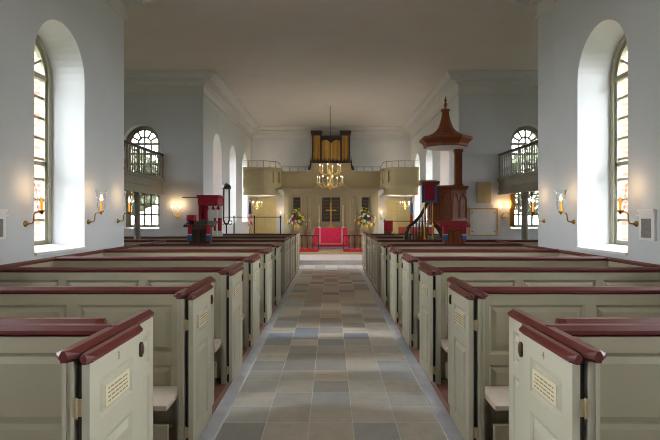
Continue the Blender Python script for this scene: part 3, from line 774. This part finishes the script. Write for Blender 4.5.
# ------------------------------------------------------------------ altar group
zf = .301
root = thing('altar', (0, 20.75, zf), 'altar table draped in a rose red frontal with pale bands', 'altar')
mb = MB()
def altar_ring(z, k):
    hw = .64 + .16 * k; y0 = 20.48 - .03 * k; y1 = 21.02 + .03 * k; pts = []
    for i in range(40):
        t = i / 40 * 4; e = int(t); f = t - e
        p = [(-hw + 2 * hw * f, y0), (hw, y0 + (y1 - y0) * f), (hw - 2 * hw * f, y1), (-hw, y1 - (y1 - y0) * f)][e]
        w = .012 * k * math.sin(i * 2.4)
        pts.append((p[0] * (1 + w), p[1] + w, z))
    return pts
mb.rings([altar_ring(zf + .06, 1), altar_ring(zf + .3, .7), altar_ring(zf + .6, .35), altar_ring(1.15, 0), [(x * .98, 20.75 + (y - 20.75) * .97, 1.165) for x, y, z in altar_ring(1.16, 0)]])
fr = mb.build('frontal_cloth', 'pink', root, True)
for x in (-.45, .45):
    mb = MB(); mb.rings([[(x - .025, 20.432, .44), (x + .025, 20.432, .44), (x + .025, 20.462, 1.16), (x - .025, 20.462, 1.16)], [(x - .025, 20.47, .44), (x + .025, 20.47, .44), (x + .025, 20.48, 1.16), (x - .025, 20.48, 1.16)]]); mb.build('orphrey_band', 'silver', fr)
mb = MB(); mb.box(-.58, .58, 20.428, 20.46, .5, .535); mb.build('braid', 'silver', fr)
mb = MB(); mb.box(-.6, .6, 20.424, 20.45, .4, .5); mb.build('red_band', 'scarlet', fr)
mb = MB(); mb.box(-.76, .76, 20.425, 20.46, zf + .03, .4); mb.build('fringe', 'paleblue', fr)
mb = MB(); mb.box(-.6, .6, 20.52, 20.98, zf, zf + .07); mb.build('plinth', 'olive', root)

root = thing('altar_cross', (0, 20.86, 1.166), 'tall gilt cross on a stepped base on the altar', 'cross')
mb = MB(); mb.box(-.13, .13, 20.76, 20.96, 1.166, 1.21); mb.box(-.09, .09, 20.79, 20.93, 1.21, 1.25); mb.box(-.06, .06, 20.81, 20.91, 1.25, 1.3); mb.build('base', 'gold', root, bevel=.006)
mb = MB(); mb.box(-.026, .026, 20.84, 20.88, 1.3, 2.2); mb.box(-.19, .19, 20.84, 20.88, 1.87, 1.92)
for p in ((0, 2.2), (-.19, 1.895), (.19, 1.895)): mb.ball((p[0], 20.86, p[1]), .035, 8)
mb.build('shaft', 'gold', root, bevel=.004)
for x, w_ in ((-.5, 'left'), (.5, 'right')):
    c = thing('altar_candle', (x, 20.86, 1.166), 'tall white taper in a pale stick, %s of the altar cross' % w_, 'candle', 'altar candles')
    mb = MB(); mb.lathe([(.06, 0), (.05, .03), (.018, .06), (.02, .25), (.03, .3), (.018, .32)], (x, 20.86, 1.166), 12); mb.build('candlestick', 'candle', c, True)
    mb = MB(); mb.lathe([(.02, .32), (.018, .95), (.002, .96)], (x, 20.86, 1.166), 10); mb.build('taper', 'candle', c, True)

for s, side in ((-1, 'left'), (1, 'right')):
    F = flip(s)
    root = thing('communion_rail', (s * 1.1, 19.95, .25), 'dark turned communion rail on the %s side of the altar' % side, 'rail', 'communion rails')
    mb = MB(F); mb.box(.48, 1.78, 19.9, 20.0, .86, .91); mb.box(.48, 1.78, 19.92, 19.98, .26, .3); mb.build('top_rail', 'rail', root, bevel=.01)
    for x in (.5, .72, .94, 1.16, 1.38, 1.6, 1.76):
        mb = MB(F); mb.lathe([(.03, .3), (.03, .36), (.018, .38), (.034, .46), (.036, .52), (.02, .64), (.017, .76), (.028, .8), (.028, .86)], (x, 19.95, 0), 10); mb.build('baluster', 'rail', root, True)
    mb = MB(F); pts = []
    mb.box(.48, 1.3, 19.62, 19.88, .251, .36); o = tag(mb.build('kneeler', 'scarlet', None, bevel=.03), 'scarlet kneeling cushion before the %s communion rail' % side, 'cushion', 'communion kneelers')
    # flowers
    fx, fy = s * 1.42, 20.75
    root = thing('flower_arrangement', (fx, fy, zf), 'large mixed flower arrangement on a pedestal %s of the altar' % side, 'flowers', 'altar flower arrangements')
    mb = MB(); mb.lathe([(.17, 0), (.17, .05), (.1, .1), (.07, .2), (.06, .6), (.11, .72), (.16, .76), (.16, .8)], (fx, fy, zf), 14); mb.build('pedestal', 'olive', root, True)
    mb = MB(); mb.lathe([(.06, .8), (.11, .84), (.13, .92), (.1, 1.0), (.12, 1.04)], (fx, fy, zf), 14); mb.build('vase', 'brass', root, True)
    c = Vector((fx, fy, 1.42)); rr = random.Random(5 + s)
    mb = MB()
    for k in range(190):
        t = rr.uniform(0, 2 * PI); el = rr.uniform(-.35, 1.4); ln = rr.uniform(.26, .62) * (.8 + .25 * math.sin(max(el, 0)))
        d = Vector((math.cos(t) * math.cos(el), math.sin(t) * math.cos(el) * .7, math.sin(el)))
        sd = d.cross(Vector((0, 0, 1))).normalized() * rr.uniform(.012, .028)
        p0 = c + d * .05; p1 = c + d * ln * .65; p2 = c + d * ln + Vector((0, 0, -.05 * math.cos(el)))
        mb.poly([tuple(p0), tuple(p1 + sd), tuple(p2), tuple(p1 - sd)], 0 if rr.random() < .6 else 1)
    mb.build('foliage', ['leafdark', 'leaflime'], root)['kind'] = 'stuff'
    protos = []
    for mm in ('fyellow', 'fwhite', 'fblue', 'fred'):
        mb = MB()
        for k in range(7):
            a = 2 * PI * k / 7; u = Vector((math.cos(a), math.sin(a), 0)); v = Vector((-u.y, u.x, 0))
            q = [Vector((0, 0, 0)), u * .03 + v * .018 + Vector((0, 0, .01)), u * .06 + Vector((0, 0, .025)), u * .03 - v * .018 + Vector((0, 0, .01))]
            mb.poly([tuple(Vector((fx, fy, zf)) + p) for p in q])
        mb.ball((fx, fy, zf + .012), .018, 6); protos.append(mb.build('flower', mm, root))
    used = {}
    for k in range(64):
        i = rr.choice((0, 0, 0, 1, 1, 2, 2, 3, 3)); t = rr.uniform(0, 2 * PI); el = rr.uniform(-.25, 1.45)
        ln = rr.uniform(.36, .58) if i == 0 else rr.uniform(.22, .42)
        d = Vector((math.cos(t) * math.cos(el), -abs(math.sin(t)) * math.cos(el) * .7, math.sin(el)))
        p = c + d * ln - Vector((fx, fy, zf))
        o = protos[i] if i not in used else protos[i].copy()
        if i in used: COL.objects.link(o); o.parent = root
        used[i] = 1
        o.location = p; o.rotation_mode = 'QUATERNION'; o.rotation_quaternion = d.to_track_quat('Z', 'Y'); sc = rr.uniform(.95, 1.5); o.scale = (sc,) * 3

# ------------------------------------------------------------------ flags
def flag(x, y, z0, label, mats, fn, flagtop, flagbot):
    root = thing('flag', (x, y, z0), label, 'flag')
    mb = MB(); mb.lathe([(.13, 0), (.13, .03), (.05, .06), (.02, .08)], (x, y, z0), 14); mb.build('base', 'oldbrass', root, True)
    mb = MB(); mb.tube([(x, y, z0 + .06), (x, y, flagtop + .12)], .014, 8); mb.ball((x, y, flagtop + .15), .035, 8); mb.build('pole', 'rail', root, True)
    mb = MB(); nz = 26; nu = 14; g = []
    for j in range(nz + 1):
        z = flagtop - (flagtop - flagbot) * j / nz; w = .05 + .12 * (j / nz) ** .8
        g.append([mb.pt((x - w * .4 + 1.3 * w * i / nu, y - .04 - .035 * math.sin(i * 1.5 + j * .05), z - .1 * abs(i / nu - .5) * (j / nz))) for i in range(nu + 1)])
    for j in range(nz):
        for i in range(nu): mb.face((g[j][i], g[j][i + 1], g[j + 1][i + 1], g[j + 1][i]), fn(i / nu, j / nz))
    mb.build('cloth', mats, root, True)
flag(-3.28, 20.2, .3, 'drooping striped flag with navy canton on a pole by left chancel wall', ['flagblue', 'flagred', 'flagwhite', 'fyellow'], lambda u, v: (0 if v < .42 and u < .75 else (1 if int(u * 7 + v * 9) % 2 else 2)) if v < .93 else 3, 2.2, 1.15)
flag(3.22, 20.1, .3, 'drooping light blue, red and white flag by right chancel wall', ['flaglight', 'flagred', 'flagwhite'], lambda u, v: 0 if v < .35 else (1 if (v < .7 and u < .6) else 2), 2.2, 1.1)

# ------------------------------------------------------------------ choir rail and small chancel things
for s, side in ((-1, 'left'), (1, 'right')):
    F = flip(s); zt = 1.63 if s < 0 else 1.5
    root = thing('choir_rail', (s * 2.4, 16.3, 0), 'thin dark iron rail with posts behind the %s choir stall' % side, 'rail', 'choir rails')
    pts = [(3.38, 14.2, zt), (3.38, 16.3, zt), (1.6, 16.3, zt)] if s < 0 else [(3.2, 16.3, zt), (1.7, 16.3, zt)]
    mb = MB(F)
    for a, b in zip(pts, pts[1:]): mb.tube([a, b], .014, 6)
    mb.build('bar', 'iron', root, True)
    for x in (3.16, 2.5, 1.65) if s < 0 else (3.16, 1.75):
        mb = MB(F); mb.tube([(x, 16.3, .001), (x, 16.3, zt + .02)], .018, 8); mb.ball((x, 16.3, zt + .03), .028, 8); mb.build('post', 'iron', root, True)
for k in range(3):
    mb = MB(); x = 2.25 + k * .42; mb.box(x, x + .34, 16.6, 16.72, .95, 1.3)
    mb.box(x, x + .34, 16.6, 17.0, .9, .95)
    for q in (x + .02, x + .29):
        mb.box(q, q + .03, 16.62, 16.65, 0.001, .9); mb.box(q, q + .03, 16.95, 16.98, .001, .9)
    tag(mb.build('choir_chair', 'coral', None), 'coral red chair back behind the right choir rail, %s' % ('nearest the aisle', 'middle of three', 'nearest the pulpit stair')[k], 'chair', 'coral choir chairs')
mb = MB(); mb.box(1.66, 1.93, 15.6, 15.68, 1.18, 1.53); mb.box(1.7, 1.89, 15.6, 15.68, .0012, 1.18, 1); tag(mb.build('hymn_board', ['red', 'rail'], None, bevel=.006), 'dark red upholstered panel standing at the end of right choir stall', 'panel')

# black iron standard against the left chancel wall
root = thing('iron_standard', (-3.22, 15.4, 0), 'tall black iron standard with hooded top beside the red canopy', 'stand')
x, y = -3.22, 15.4
mb = MB(); mb.lathe([(.17, .001), (.17, .03), (.05, .07), (.03, .1)], (x, y, 0), 14); mb.build('base', 'iron', root, True)
mb = MB(); mb.tube([(x, y, .08), (x, y, 1.45)], .02, 8); mb.build('pole', 'iron', root, True)
for q in (-1, 1):
    mb = MB(); mb.tube([(x, y, 1.4), (x + q * .06, y, 1.46), (x + q * .09, y, 1.56), (x + q * .085, y, 2.55)], .026, 8); mb.tube([(x, y, 1.45), (x + q * .14, y, 1.4), (x + q * .18, y, 1.48), (x + q * .13, y, 1.54)], .014, 6); mb.build('upright', 'iron', root, True)
mb = MB(); mb.lathe([(.14, 0), (.15, .03), (.13, .1), (.08, .15), (.03, .17), (.002, .2)], (x, y, 2.5), 14); mb.build('hood', 'iron', root, True)

# ------------------------------------------------------------------ canopied seat on the left
root = thing('canopied_seat', (-3.1, 13.3, .08), 'canopied seat of honour hung with crimson against the left chancel corner', 'throne')
mb = MB(); mb.box(-3.46, -2.95, 13.0, 13.66, 1.95, 2.2); mb.box(-3.49, -2.92, 12.97, 13.69, 2.17, 2.22)
mb.build('canopy', 'red', root)
mb = MB(); n = 14; f_ = [(-3.44 + .2 * k / n, 13.12 + .025 * math.sin(k * 1.9)) for k in range(n + 1)]
mb.rings([[(x + t * .06, y, z) for x, y in f_] + [(x + t * .06, y + .02, z) for x, y in f_[::-1]] for z, t in ((1.4, 0), (1.98, 0))]); mb.build('side_curtain', 'red', root, True)
mb = MB(); mb.box(-3.46, -2.96, 13.6, 13.66, .081, 1.95); mb.build('back_panel', 'whitepaint', root)
for x in (-3.45, -3.0):
    mb = MB(); mb.box(x, x + .04, 13.03, 13.07, .081, 1.99); mb.build('post', 'whitepaint' if x > -3.1 else 'red', root)
mb = MB(); mb.box(-3.12, -2.92, 13.3, 13.4, 1.28, 1.62); mb.build('chair_back', 'red', root)
mb = MB(); mb.box(-3.2, -2.85, 12.98, 13.4, .5, .62); mb.box(-3.15, -2.9, 13.05, 13.35, .081, .5); mb.build('seat', 'red', root, bevel=.02)
for x in (-3.22, -3.06, -2.93):
    mb = MB(); mb.lathe([(.004, .1), (.02, .07), (.045, 0), (.04, -.02)], (x, 12.99, 1.86), 10); mb.tube([(x, 12.99, 1.95), (x, 12.99, 1.98)], .006); mb.build('tassel', 'red', root, True)
mb = MB(); mb.tube([(-3.9, 13.1, 2.16), (-3.46, 13.1, 2.16)], .012, 6); mb.build('curtain_rod', 'iron', root, True)

# ------------------------------------------------------------------ reading desks
def reading_desk(s, label, dark):
    F = flip(s); xc = 2.62 if s < 0 else 2.46; y = 10.05
    root = thing('reading_desk', (s * xc, y, .08), label, 'reading desk', 'reading desks at the crossing')
    wm = 'darkwood' if dark else 'mahog'
    mb = MB(F); mb.rings([[(xc - .3, y - .16, 1.46), (xc + .3, y - .16, 1.46), (xc + .3, y + .2, 1.54), (xc - .3, y + .2, 1.54)], [(xc - .3, y - .16, 1.5), (xc + .3, y - .16, 1.5), (xc + .3, y + .2, 1.58), (xc - .3, y + .2, 1.58)]])
    tp = mb.build('slope', wm if dark else 'red', root)
    mb = MB(F); mb.box(xc - .2, xc + .2, y - .08, y + .14, .081, 1.47)
    framed(mb, lambda a, z, d: F(xc + a, y - .08 - d, z), [-.2, 0, .2], [.1, .9, 1.45], 0, 1, stile=.04, rail=.05)
    mb.build('pedestal', wm, root)
    for q in (-.2, .17):
        mb = MB(F); x = xc + q; mb.rings([[(x - .04, y - .165, 1.5), (x + .04, y - .165, 1.5), (x + .04, y - .17, 1.32), (x - .04, y - .17, 1.32)], [(x - .04, y - .175, 1.51), (x + .04, y - .175, 1.51), (x + .04, y - .18, 1.32), (x - .04, y - .18, 1.32)]])
        r_ = mb.build('ribbon_marker', 'red', tp)
        mb = MB(F); mb.box(x - .045, x + .045, y - .183, y - .168, 1.19, 1.32); mb.box(x - .045, x + .045, y - .184, y - .167, 1.3, 1.325, 1); mb.build('blue_end', ['blue', 'cream'], tp)
    if dark:
        mb = MB(F); mb.box(xc - .16, xc - .02, y - .1, y - .02, 1.5, 1.62); mb.box(xc - .02, xc + .1, y - .1, y - .02, 1.5, 1.58); mb.build('book_rest_carving', wm, tp)
        mb = MB(F); mb.box(xc + .14, xc + .3, y + .05, y + .2, 1.58, 1.7); mb.build('red_back', 'red', tp)
    return root
reading_desk(-1, 'black carved reading desk with red and blue markers in front of canopied seat', True)
reading_desk(1, 'red-topped wooden reading desk with two markers in front of the pulpit', False)

# ------------------------------------------------------------------ pulpit
px, py = 2.95, 12.75
root = thing('pulpit', (px, py, .08), 'tall walnut pulpit with flared sounding board by the right chancel corner', 'pulpit')
def octo(r, z, c=(px, py), n=8, ph=PI / 8): return [(c[0] + r * math.cos(2 * PI * k / n + ph), c[1] + r * math.sin(2 * PI * k / n + ph), z) for k in range(n)]
H6 = PI / 6
mb = MB(); mb.rings([octo(.2, .081, n=6), octo(.2, .3, n=6), octo(.16, .4, n=6), octo(.16, 1.1, n=6), octo(.3, 1.35, n=6), octo(.5, 1.48, n=6)]); mb.build('pedestal', 'mahog', root)
mb = MB(); mb.rings([octo(r, z, n=6, ph=PI / 6) for r, z in ((.54, 1.45), (.54, 1.5), (.5, 1.53), (.5, 2.32), (.53, 2.35), (.56, 2.39), (.56, 2.43), (.54, 2.43))])
body = mb.build('body', 'mahog', root)
def on_facet(k, n=6, ph=PI / 6, r=.5):
    a = Vector(octo(r, 0, n=n, ph=ph)[k]); b = Vector(octo(r, 0, n=n, ph=ph)[(k + 1) % n]); c = (a + b) / 2; d = (b - a).normalized(); nn = Vector((c.x - px, c.y - py, 0)).normalized()
    return lambda u, z, o: tuple(c + d * u + nn * o + Vector((0, 0, z)))
for k in range(6):
    P = on_facet(k)
    for off in ((-.125, .125)):
        mb = MB(P); g = [(off - .1, 1.6), (off + .1, 1.6), (off + .1, 2.08), (off + .06, 2.17), (off, 2.24), (off - .06, 2.17), (off - .1, 2.08)]
        def sc_(pts, f):
            cx = sum(p[0] for p in pts) / len(pts); cz = sum(p[1] for p in pts) / len(pts); return [(cx + (a - cx) * f, cz + (b - cz) * (1 - (1 - f) * .5)) for a, b in pts]
        mb.rings([[(a, b, .001) for a, b in g], [(a, b, .02) for a, b in g], [(a, b, .02) for a, b in sc_(g, .86)], [(a, b, .006) for a, b in sc_(g, .82)]]); mb.build('arched_panel', 'mahog', body)
# desk with hanging, left side
mb = MB(); mb.rings([[(px - .52 - .2, py - .5, 2.44), (px - .52 + .22, py - .5, 2.44), (px - .52 + .22, py - .1, 2.44), (px - .52 - .2, py - .1, 2.44)], [(px - .72 - .02, py - .52, 2.52), (px - .3 + .02, py - .52, 2.52), (px - .3, py - .1, 2.58), (px - .74, py - .1, 2.58)]]); mb.build('book_desk', 'mahog', root)
mb = MB(); xa, xb = px - .73, px - .36; yy = py - .535
mb.box(xa, xb, yy - .012, yy, 2.0, 2.46, 1); mb.box(xa + .06, xb - .06, yy - .02, yy - .012, 2.05, 2.46, 0); mb.build('pulpit_hanging', ['red', 'blue'], root)
for q in (xa + .07, xb - .1):
    mb = MB(); mb.lathe([(.035, .0), (.02, .05), (.016, .3), (.03, .36), (.012, .4), (.012, .9)], (q + .02, yy + .15, 1.1), 8); mb.build('gilt_rod', 'gold', root, True)
# back post
mb = MB(); mb.box(3.22, 3.4, 12.95, 13.1, 2.43, 3.42); mb.box(3.2, 3.42, 12.93, 13.1, 3.33, 3.42); mb.box(3.2, 3.42, 12.93, 13.1, 2.44, 2.5)
for q in (3.265, 3.315, 3.365): mb.box(q, q + .02, 12.94, 12.95, 2.52, 3.28)
mb.build('back_post', 'mahog', root)
cb = (2.93, 12.8)
mb = MB(); mb.rings([octo(r, z, cb) for r, z in ((.54, 3.42), (.57, 3.44), (.57, 3.5), (.62, 3.55), (.68, 3.6), (.68, 3.64), (.64, 3.68), (.5, 3.71), (.37, 3.77), (.26, 3.85), (.19, 3.94), (.14, 4.07), (.105, 4.2), (.085, 4.33), (.12, 4.36), (.12, 4.4), (.05, 4.42))])
sb = mb.build('sounding_board', 'mahog', root)
mb = MB(); mb.extr([(p[0], p[1]) for p in octo(.52, 0, cb)], 'z', 3.405, 3.42); mb.build('soffit', 'whitepaint', sb)
mb = MB(); mb.lathe([(.04, 0), (.03, .03), (.022, .06), (.045, .1), (.05, .12), (.03, .16), (.018, .18), (.03, .21), (.034, .24), (.014, .28), (.008, .32), (.002, .35)], (cb[0], cb[1], 4.4), 12); mb.build('finial', 'mahog', sb, True)
# stair with curved rail
for k in range(4):
    x = px - .55 - .125 * k; z = 1.4 - .2 * k
    mb = MB(); mb.box(x - .125, x, py - .3, py + .25, .081, z); mb.build('stair_step', 'mahog', root)
rail = [(px - .46, py - .28, 2.16), (px - .54, py - .28, 2.02), (px - .62, py - .28, 1.85), (px - .72, py - .28, 1.68), (px - .84, py - .28, 1.54), (px - .96, py - .28, 1.45), (px - 1.03, py - .28, 1.38), (px - 1.05, py - .28, 1.28)]
mb = MB(); mb.tube(rail, .042, 8); hr = mb.build('handrail', 'darkwood', root, True)
for k in range(6):
    x = px - .6 - .075 * k
    zt = next(a[2] + (b[2] - a[2]) * (a[0] - x) / (a[0] - b[0]) for a, b in zip(rail, rail[1:]) if a[0] >= x >= b[0])
    zb = 1.4 - .2 * int((px - .55 - x) / .125)
    if zt - zb < .2: zb = zt - .5
    mb = MB(); mb.lathe([(.022, zb), (.022, zb + .06), (.014, zb + .1), (.024, zb + (zt - zb) * .4), (.012, zb + (zt - zb) * .75), (.018, zt)], (x, py - .28, 0), 8); mb.build('baluster', 'darkwood', root, True)
mb = MB(); mb.lathe([(.05, .081), (.05, 1.1), (.06, 1.15), (.04, 1.2), (.055, 1.26), (.02, 1.32)], (px - 1.06, py - .28, 0), 10); mb.build('newel_post', 'darkwood', root, True)

# ------------------------------------------------------------------ trees outside the transept windows
def tree(x, y, h, label):
    root = thing('tree', (x, y, -.3), label, 'tree', 'trees outside the windows'); rr = random.Random(int(x * 10))
    mb = MB(); mb.tube([(x, y, -.31), (x + .1, y, h * .35), (x, y + .1, h * .8)], [.22, .16, .05], 8); mb.build('trunk', 'bark', root, True)
    mb = MB()
    for k in range(1500):
        t = rr.uniform(0, 2 * PI); u = rr.uniform(-1, 1); q = rr.uniform(.55, 1) ** .5
        c = Vector((x + 1.7 * q * math.sqrt(1 - u * u) * math.cos(t), y + 1.7 * q * math.sqrt(1 - u * u) * math.sin(t), h * .68 + h * .32 * u * q))
        a = Vector((rr.uniform(-1, 1), rr.uniform(-1, 1), rr.uniform(-1, 1))).normalized() * .16; b = a.orthogonal().normalized() * .1
        mb.poly([tuple(c - a), tuple(c + b), tuple(c + a), tuple(c - b)])
    mb.build('crown', 'leaf', root)['kind'] = 'stuff'
for s, side in ((-1, 'left'), (1, 'right')):
    tree(s * 9.0, 21.5, 4.6, 'green tree outside the %s transept window, lower' % side)
    tree(s * 8.6, 2.0, 5.6, 'unseen tree added to shade the %s nave windows, nearer the transept' % side)  # out of view, added to keep low skylight off the window reveals
    tree(s * 9.4, -2.6, 6.0, 'unseen tree added to shade the %s nave windows, nearer the west end' % side)  # second unseen tree added to block light towards the reveals
    tree(s * 11.6, 25, 6.8, 'green tree outside the %s transept window, taller' % side)

# ------------------------------------------------------------------ light
w = bpy.data.worlds.new('sky'); SC.world = w; w.use_nodes = True
bg = w.node_tree.nodes['Background']; bg.inputs['Color'].default_value = (.82, .91, 1, 1); bg.inputs['Strength'].default_value = 1
wn = w.node_tree; wg = wn.nodes.new('ShaderNodeNewGeometry'); ws = wn.nodes.new('ShaderNodeSeparateXYZ'); wr = wn.nodes.new('ShaderNodeValToRGB')
wtc = wn.nodes.new('ShaderNodeTexCoord'); wn.links.new(wtc.outputs['Generated'], ws.inputs[0]); wn.links.new(ws.outputs[2], wr.inputs[0])   # hazy sky, brightest low down
wr.color_ramp.elements[0].position = .0; wr.color_ramp.elements[0].color = (13.5, 14, 14.5, 1)
wr.color_ramp.elements[1].position = .9; wr.color_ramp.elements[1].color = (3.6, 4.4, 5.4, 1)
e_ = wr.color_ramp.elements.new(.55); e_.color = (13.5, 14, 14.5, 1)
wn.links.new(wr.outputs[0], bg.inputs['Color'])
for c, out, ww, hh in PORTALS:
    l = bpy.data.lights.new('window_portal', 'AREA'); l.shape = 'RECTANGLE'; l.size = ww; l.size_y = hh; l.cycles.is_portal = True
    o = bpy.data.objects.new('window_portal', l); COL.objects.link(o); o.location = c
    o.rotation_euler = out.to_track_quat('Z', 'Y').to_euler()
sun = bpy.data.lights.new('sun', 'SUN'); sun.energy = 1.5; sun.angle = .05; sun.color = (1, .93, .82)
so = bpy.data.objects.new('sun', sun); COL.objects.link(so); so.rotation_euler = Vector((0, -.55, .83)).to_track_quat('Z', 'Y').to_euler()

# ------------------------------------------------------------------ camera
cam = bpy.data.cameras.new('camera'); co = bpy.data.objects.new('camera', cam); COL.objects.link(co)
co.location = (0, 0, 1.7); co.rotation_euler = (PI / 2, 0, 0)
cam.sensor_width = 36; cam.lens = 36 * 500 / 660; cam.shift_x = -1 / 660; cam.shift_y = -5 / 660; cam.clip_start = .05
SC.camera = co
SC.cycles.diffuse_bounces = 5; SC.cycles.max_bounces = 14; SC.cycles.transparent_max_bounces = 12
SC.cycles.use_adaptive_sampling = False; SC.cycles.sample_clamp_indirect = 8
SC.cycles.filter_width = 1.0
SC.cycles.caustics_reflective = False; SC.cycles.caustics_refractive = False
vs = SC.view_settings; vs.view_transform = 'Standard'; vs.look = 'None'; vs.gamma = 1; vs.use_curve_mapping = False; vs.exposure = 1.02
